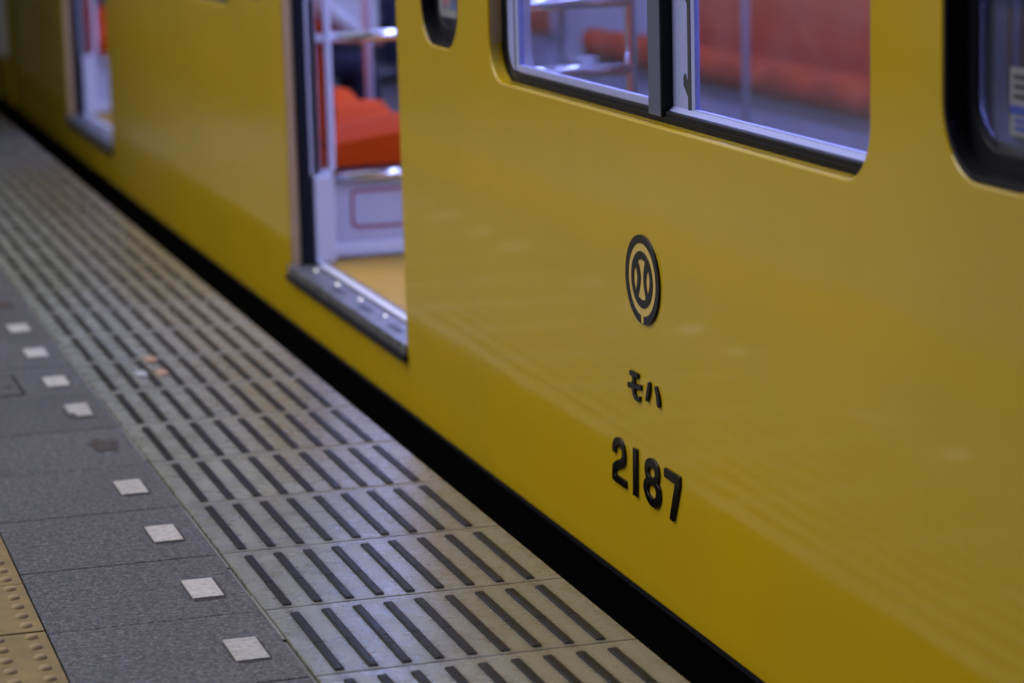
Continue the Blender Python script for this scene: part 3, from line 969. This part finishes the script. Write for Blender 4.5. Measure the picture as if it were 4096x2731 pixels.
# ---- raised lettering and emblem on the body side
def to_plane(pts, ox, oy, sc, x):
    out = []
    for u, v in pts:
        w = unproject(ox + u / sc, oy + v / sc, 0, x)
        out.append((w.y, w.z))
    return out
T = 0.0050
def glyph(name, loops, ox, oy, sc, smooth=True):
    lp = []
    for q in loops:
        w = to_plane(q, ox, oy, sc, XT - T)
        lp.append(smooth_closed(w, 3) if smooth else w)
    return plate(name, lp, XT - T, T + 0.001, 0.0010, MT['black'], car, 2)
D = (2430, 1740, 4.356)
glyph('digit', [[(78, 260), (77, 180), (90, 100), (115, 50), (150, 31), (187, 40), (226, 82), (258, 150), (282, 240), (296, 330), (297, 420), (290, 490), (266, 545),
                 (215, 565), (165, 585), (136, 615), (129, 650), (136, 682), (165, 702), (238, 752), (300, 792), (313, 820), (312, 905), (298, 926), (200, 854), (98, 783), (82, 755), (76, 700), (76, 560), (82, 505), (95, 475), (120, 450), (165, 428), (213, 414),
                 (233, 396), (243, 360), (242, 310), (230, 255), (205, 205), (180, 182), (150, 192), (131, 235), (127, 302), (122, 304), (84, 277)]], *D)
glyph('digit', [[(433, 224), (440, 216), (470, 234), (497, 250), (502, 262), (508, 1060), (503, 1074), (472, 1058), (442, 1042), (437, 1030)]], *D, smooth=False)
glyph('digit', [[(660, 725), (642, 640), (637, 540), (650, 460), (685, 405), (730, 395), (780, 420), (830, 480), (865, 560), (883, 650), (883, 740), (872, 815), (860, 850), (885, 900),
                 (905, 970), (912, 1060), (907, 1140), (890, 1210), (860, 1258), (825, 1272), (780, 1255), (730, 1205), (680, 1120), (640, 1010), (620, 910), (620, 830), (635, 765)],
                [(700, 600), (715, 568), (750, 560), (790, 590), (815, 650), (812, 710), (790, 740), (760, 736), (725, 708), (703, 655)],
                [(688, 920), (700, 880), (740, 862), (790, 880), (825, 940), (838, 1000), (830, 1070), (800, 1108), (760, 1085), (715, 1030), (692, 970)]], *D)
glyph('digit', [[(975, 578), (988, 561), (1240, 722), (1250, 738), (1250, 890), (1145, 1490), (1133, 1501), (1085, 1468), (1074, 1440), (1165, 852), (985, 727), (977, 705)]], *D, smooth=False)
K = (2490, 1460, 8.253)
glyph('kana_letter', [[(215, 175), (235, 155), (360, 220), (485, 290), (497, 312), (497, 438), (485, 455), (440, 432), (385, 404), (379, 410), (378, 500), (380, 590), (390, 600), (480, 630), (580, 667), (590, 690), (592, 815), (580, 835),
                       (480, 800), (395, 786), (387, 796), (389, 870), (395, 945), (412, 995), (440, 1028), (485, 1050), (528, 1040), (546, 1038), (558, 1080), (555, 1140), (545, 1192), (520, 1215), (460, 1200), (400, 1150), (355, 1080), (330, 1000),
                       (315, 900), (309, 800), (300, 778), (230, 750), (165, 725), (155, 695), (155, 562), (170, 545), (230, 565), (288, 582), (298, 572), (298, 480), (297, 390), (285, 367), (225, 325), (215, 295)]], *K)
glyph('kana_stroke', [[(830, 562), (858, 556), (880, 600), (890, 700), (880, 850), (850, 1020), (818, 1185), (792, 1204), (762, 1195), (741, 1140), (741, 1080), (770, 900), (800, 700), (815, 600)]], *K)
glyph('kana_stroke', [[(1045, 700), (1070, 686), (1095, 710), (1130, 830), (1170, 980), (1195, 1120), (1208, 1250), (1204, 1350), (1182, 1413), (1155, 1410), (1130, 1370), (1115, 1290), (1095, 1080), (1065, 900), (1040, 760)]], *K)

E = (2480, 920, 3.922)
xe = XT - 0.0045
def pt(u, v):
    w = unproject(E[0] + u / E[2], E[1] + v / E[2], 0, xe)
    return w.y, w.z
ct, cb, cl, cr = pt(300, 68), pt(385, 1497), pt(80, 650), pt(603, 830)
EC = ((cl[0] + cr[0]) / 2, (ct[1] + cb[1]) / 2)
ERU, ERV = abs(cl[0] - cr[0]) / 2, abs(ct[1] - cb[1]) / 2
emb = plate('emblem', [circle(*EC, ERU * 0.99, ERV * 0.99, 64)], XT - 0.0032, 0.0040, 0.0004, MT['backing'], car)
it_, ib = pt(300, 208), pt(350, 1362)
dt_, db = pt(310, 325), pt(370, 1238)
k_in = (it_[1] - ib[1]) / 2 / ERV
k_d = (dt_[1] - db[1]) / 2 / ERV
# black ring, open at the bottom
gl, gr_ = pt(321, 1420)[0], pt(366, 1420)[0]
hw = abs(gl - gr_) / 2
gc = (gl + gr_) / 2 - EC[0]
n = 72
a_o0 = -math.pi / 2 + math.asin((gc + hw) / ERU); a_o1 = 1.5 * math.pi + math.asin((gc - hw) / ERU)
a_i0 = -math.pi / 2 + math.asin((gc + hw) / (ERU * k_in)); a_i1 = 1.5 * math.pi + math.asin((gc - hw) / (ERU * k_in))
ring = [(EC[0] + ERU * math.cos(a_o0 + (a_o1 - a_o0) * i / n), EC[1] + ERV * math.sin(a_o0 + (a_o1 - a_o0) * i / n)) for i in range(n + 1)]
ring += [(EC[0] + ERU * k_in * math.cos(a_i1 + (a_i0 - a_i1) * i / n), EC[1] + ERV * k_in * math.sin(a_i1 + (a_i0 - a_i1) * i / n)) for i in range(n + 1)]
plate('emblem_ring', [ring], xe, 0.0050, 0.0005, MT['black'], emb)
def ep(q):
    return smooth_closed([pt(u, v) for u, v in q], 3)
dc = ((pt(172, 700)[0] + pt(505, 830)[0]) / 2, (dt_[1] + db[1]) / 2)
dru = abs(pt(172, 700)[0] - pt(505, 830)[0]) / 2
plate('emblem_disc', [circle(dc[0], dc[1], dru, ERV * k_d, 64),
                      ep([(274, 482), (300, 461), (330, 459), (365, 485), (380, 515), (372, 600), (365, 680), (362, 760), (368, 860), (380, 960), (397, 1070), (390, 1095), (365, 1104), (330, 1085), (287, 1040), (284, 1020), (300, 930), (315, 830), (318, 740), (310, 640), (292, 540)]),
                      ep([(243, 575), (258, 640), (267, 730), (265, 800), (258, 870), (243, 935), (228, 880), (217, 790), (215, 700), (222, 620)]),
                      ep([(430, 640), (448, 700), (460, 780), (458, 880), (448, 960), (433, 1005), (418, 960), (407, 880), (405, 780), (415, 690)])],
      xe, 0.0048, 0.0004, MT['black'], emb)

# ------------------------------------------------------------------ the next car of the train
car2 = empty('train_car', (1.5, 21.0, -1.25), 'second yellow car at the far end, past the dark gap at the left picture edge', 'train car')
Y2 = 10.93
lo = [[(Y2, ZB), (Y2 + 20, ZB), (Y2 + 20, 2.25), (Y2, 2.25)]]
d2 = [Y2 + 2.74 + 4.9 * i for i in range(4)]
for d in d2:
    lo.append(rrect(d - DW, d + DW, 0.04, 1.9, 0.008, 2))
w2 = [(d + 2.45 - .99, d + 2.45 + .99) for d in d2[:3]]
for a, b in w2:
    lo.append(rrect(a, b, 0.797, 1.72, 0.092, 8))
plate('side_wall', lo, XT, 0.032, 0.005, MT['yellow'], car2)
for a, b in w2:
    plate('window', [rrect(a - .01, b + .01, 0.787, 1.73, 0.09, 8)], XT + .034, 0.006, 0.0, MT['pocket_glass'], car2)
for d in d2:
    box('door_sill', XT - .008, XT + .12, d - DW, d + DW, 0.0405, 0.072, MT['sill'], car2, 0.003)
    box('door_jamb', XT + .07, XT + .1, d + DW, d + DW + .02, 0.07, 1.9, MT['steel'], car2)
box('gap_guard', XT - 0.018, XT - 0.0005, Y2 + 0.015, Y2 + 0.36, 0.175, 1.75, MT['pale_guard'], car2, 0.006)
box('end_wall', XT + .033, XM - XT, Y2 + .003, Y2 + .03, ZB, 2.25, MT['under'], car2)
box('far_wall', XM - XT - .03, XM - XT, Y2 + .031, Y2 + 20, ZB, 2.25, MT['yellow'], car2)
box('floor', XT + .125, XM - XT - .04, Y2 + .035, Y2 + 20, 0.0, ZF, MT['vinyl'], car2)
box('roof', XT, XM - XT, Y2, Y2 + 20, 2.2505, 2.6, MT['roof'], car2, 0.08)
box('underframe', XT + .03, XM - XT - .03, Y2, Y2 + 20, -0.34, -0.115, MT['under'], car2)
box('gangway', 0.9, 2.1, CAR_Y1 + .002, Y2 - .002, ZF, 1.95, MT['under'], car2)

# ------------------------------------------------------------------ a seated passenger
def person(loc, dark=False):
    V = {'pelvis': (0.0, 0, 0.52, .13), 'belly': (0.07, 0, 0.66, .125), 'chest': (0.16, 0, 0.84, .135), 'neck': (0.22, 0, 1.00, .055), 'head0': (0.25, 0, 1.09, .085), 'head1': (0.255, 0, 1.20, .085)}
    for s, sg in (('l', 1), ('r', -1)):
        V['sh' + s] = (0.19, sg * .17, 0.92, .06); V['el' + s] = (0.27, sg * .21, 0.70, .045); V['wr' + s] = (0.45, sg * .11, 0.585, .032); V['ha' + s] = (0.52, sg * .09, 0.575, .03)
        V['hip' + s] = (0.03, sg * .09, 0.51, .095); V['kn' + s] = (0.44, sg * .11, 0.50, .066); V['an' + s] = (0.46, sg * .11, 0.14, .042); V['toe' + s] = (0.62, sg * .12, 0.105, .034)
    Ed = [('pelvis', 'belly'), ('belly', 'chest'), ('chest', 'neck'), ('neck', 'head0'), ('head0', 'head1')]
    for s in 'lr':
        Ed += [('chest', 'sh' + s), ('sh' + s, 'el' + s), ('el' + s, 'wr' + s), ('wr' + s, 'ha' + s), ('pelvis', 'hip' + s), ('hip' + s, 'kn' + s), ('kn' + s, 'an' + s), ('an' + s, 'toe' + s)]
    names = list(V)
    me = bpy.data.meshes.new('person')
    me.from_pydata([V[n_][:3] for n_ in names], [(names.index(a), names.index(b)) for a, b in Ed], [])
    tmp = bpy.data.objects.new('person', me); C.objects.link(tmp)
    sk = tmp.modifiers.new('skin', 'SKIN')
    for i, n_ in enumerate(names):
        r = V[n_][3]
        me.skin_vertices[0].data[i].radius = (r, r)
        me.skin_vertices[0].data[i].use_root = (n_ == 'pelvis')
    ss = tmp.modifiers.new('sub', 'SUBSURF'); ss.levels = 2; ss.render_levels = 2
    dg = bpy.context.evaluated_depsgraph_get()
    out = bpy.data.meshes.new_from_object(tmp.evaluated_get(dg))
    bpy.data.objects.remove(tmp)
    out.materials.clear()
    for k in ('shirt', 'navy', 'skin', 'hair', 'shoe'):
        out.materials.append(MT[k])
    for p in out.polygons:
        x, y, z = p.center
        p.use_smooth = True
        best = min(Ed, key=lambda e: _dist((x, y, z), V[e[0]], V[e[1]]))
        key = best[1]
        if key.startswith('head') : p.material_index = 3 if (z > 1.16 or x < 0.235) else 2
        elif key == 'neck': p.material_index = 2 if z > 0.97 else (1 if dark else 0)
        elif key[:2] == 'ha': p.material_index = 2
        elif key[:2] in ('hi', 'kn', 'an'): p.material_index = 1
        elif key.startswith('toe'): p.material_index = 4
        else: p.material_index = 1 if dark else 0
    o = bpy.data.objects.new('person', out)
    C.objects.link(o)
    o.location = loc
    o['category'] = 'person'
    return o
def _dist(p, a, b):
    p, a, b = Vector(p), Vector(a[:3]), Vector(b[:3])
    d = b - a
    t = max(0, min(1, (p - a).dot(d) / d.length_squared))
    return (p - a - d * t).length
o = person((0.50, 5.75, 0.0))
o['label'] = 'person in pale shirt and navy trousers sitting on the red bench inside the open door'
o = person((2.45, 9.3, 0.0), dark=True)
o.rotation_euler.z = math.pi
o['label'] = 'person all in navy sitting at the far end of the car, behind the pole'
bm = bmesh.new()
add_box(bm, 0.80, 1.00, 5.60, 5.90, 0.572, 0.86, 0.04)
for yy in (5.66, 5.84):
    add_tube(bm, [(0.86, yy, 0.84), (0.87, yy, 0.93), (0.90, yy, 0.97), (0.93, yy, 0.93), (0.94, yy, 0.84)], 0.009, 8)
o = obj_from_bm('shoulder_bag', bm, MT['shirt'])
o['label'] = 'pale grey bag on the lap of the person on the red bench'
o['category'] = 'bag'
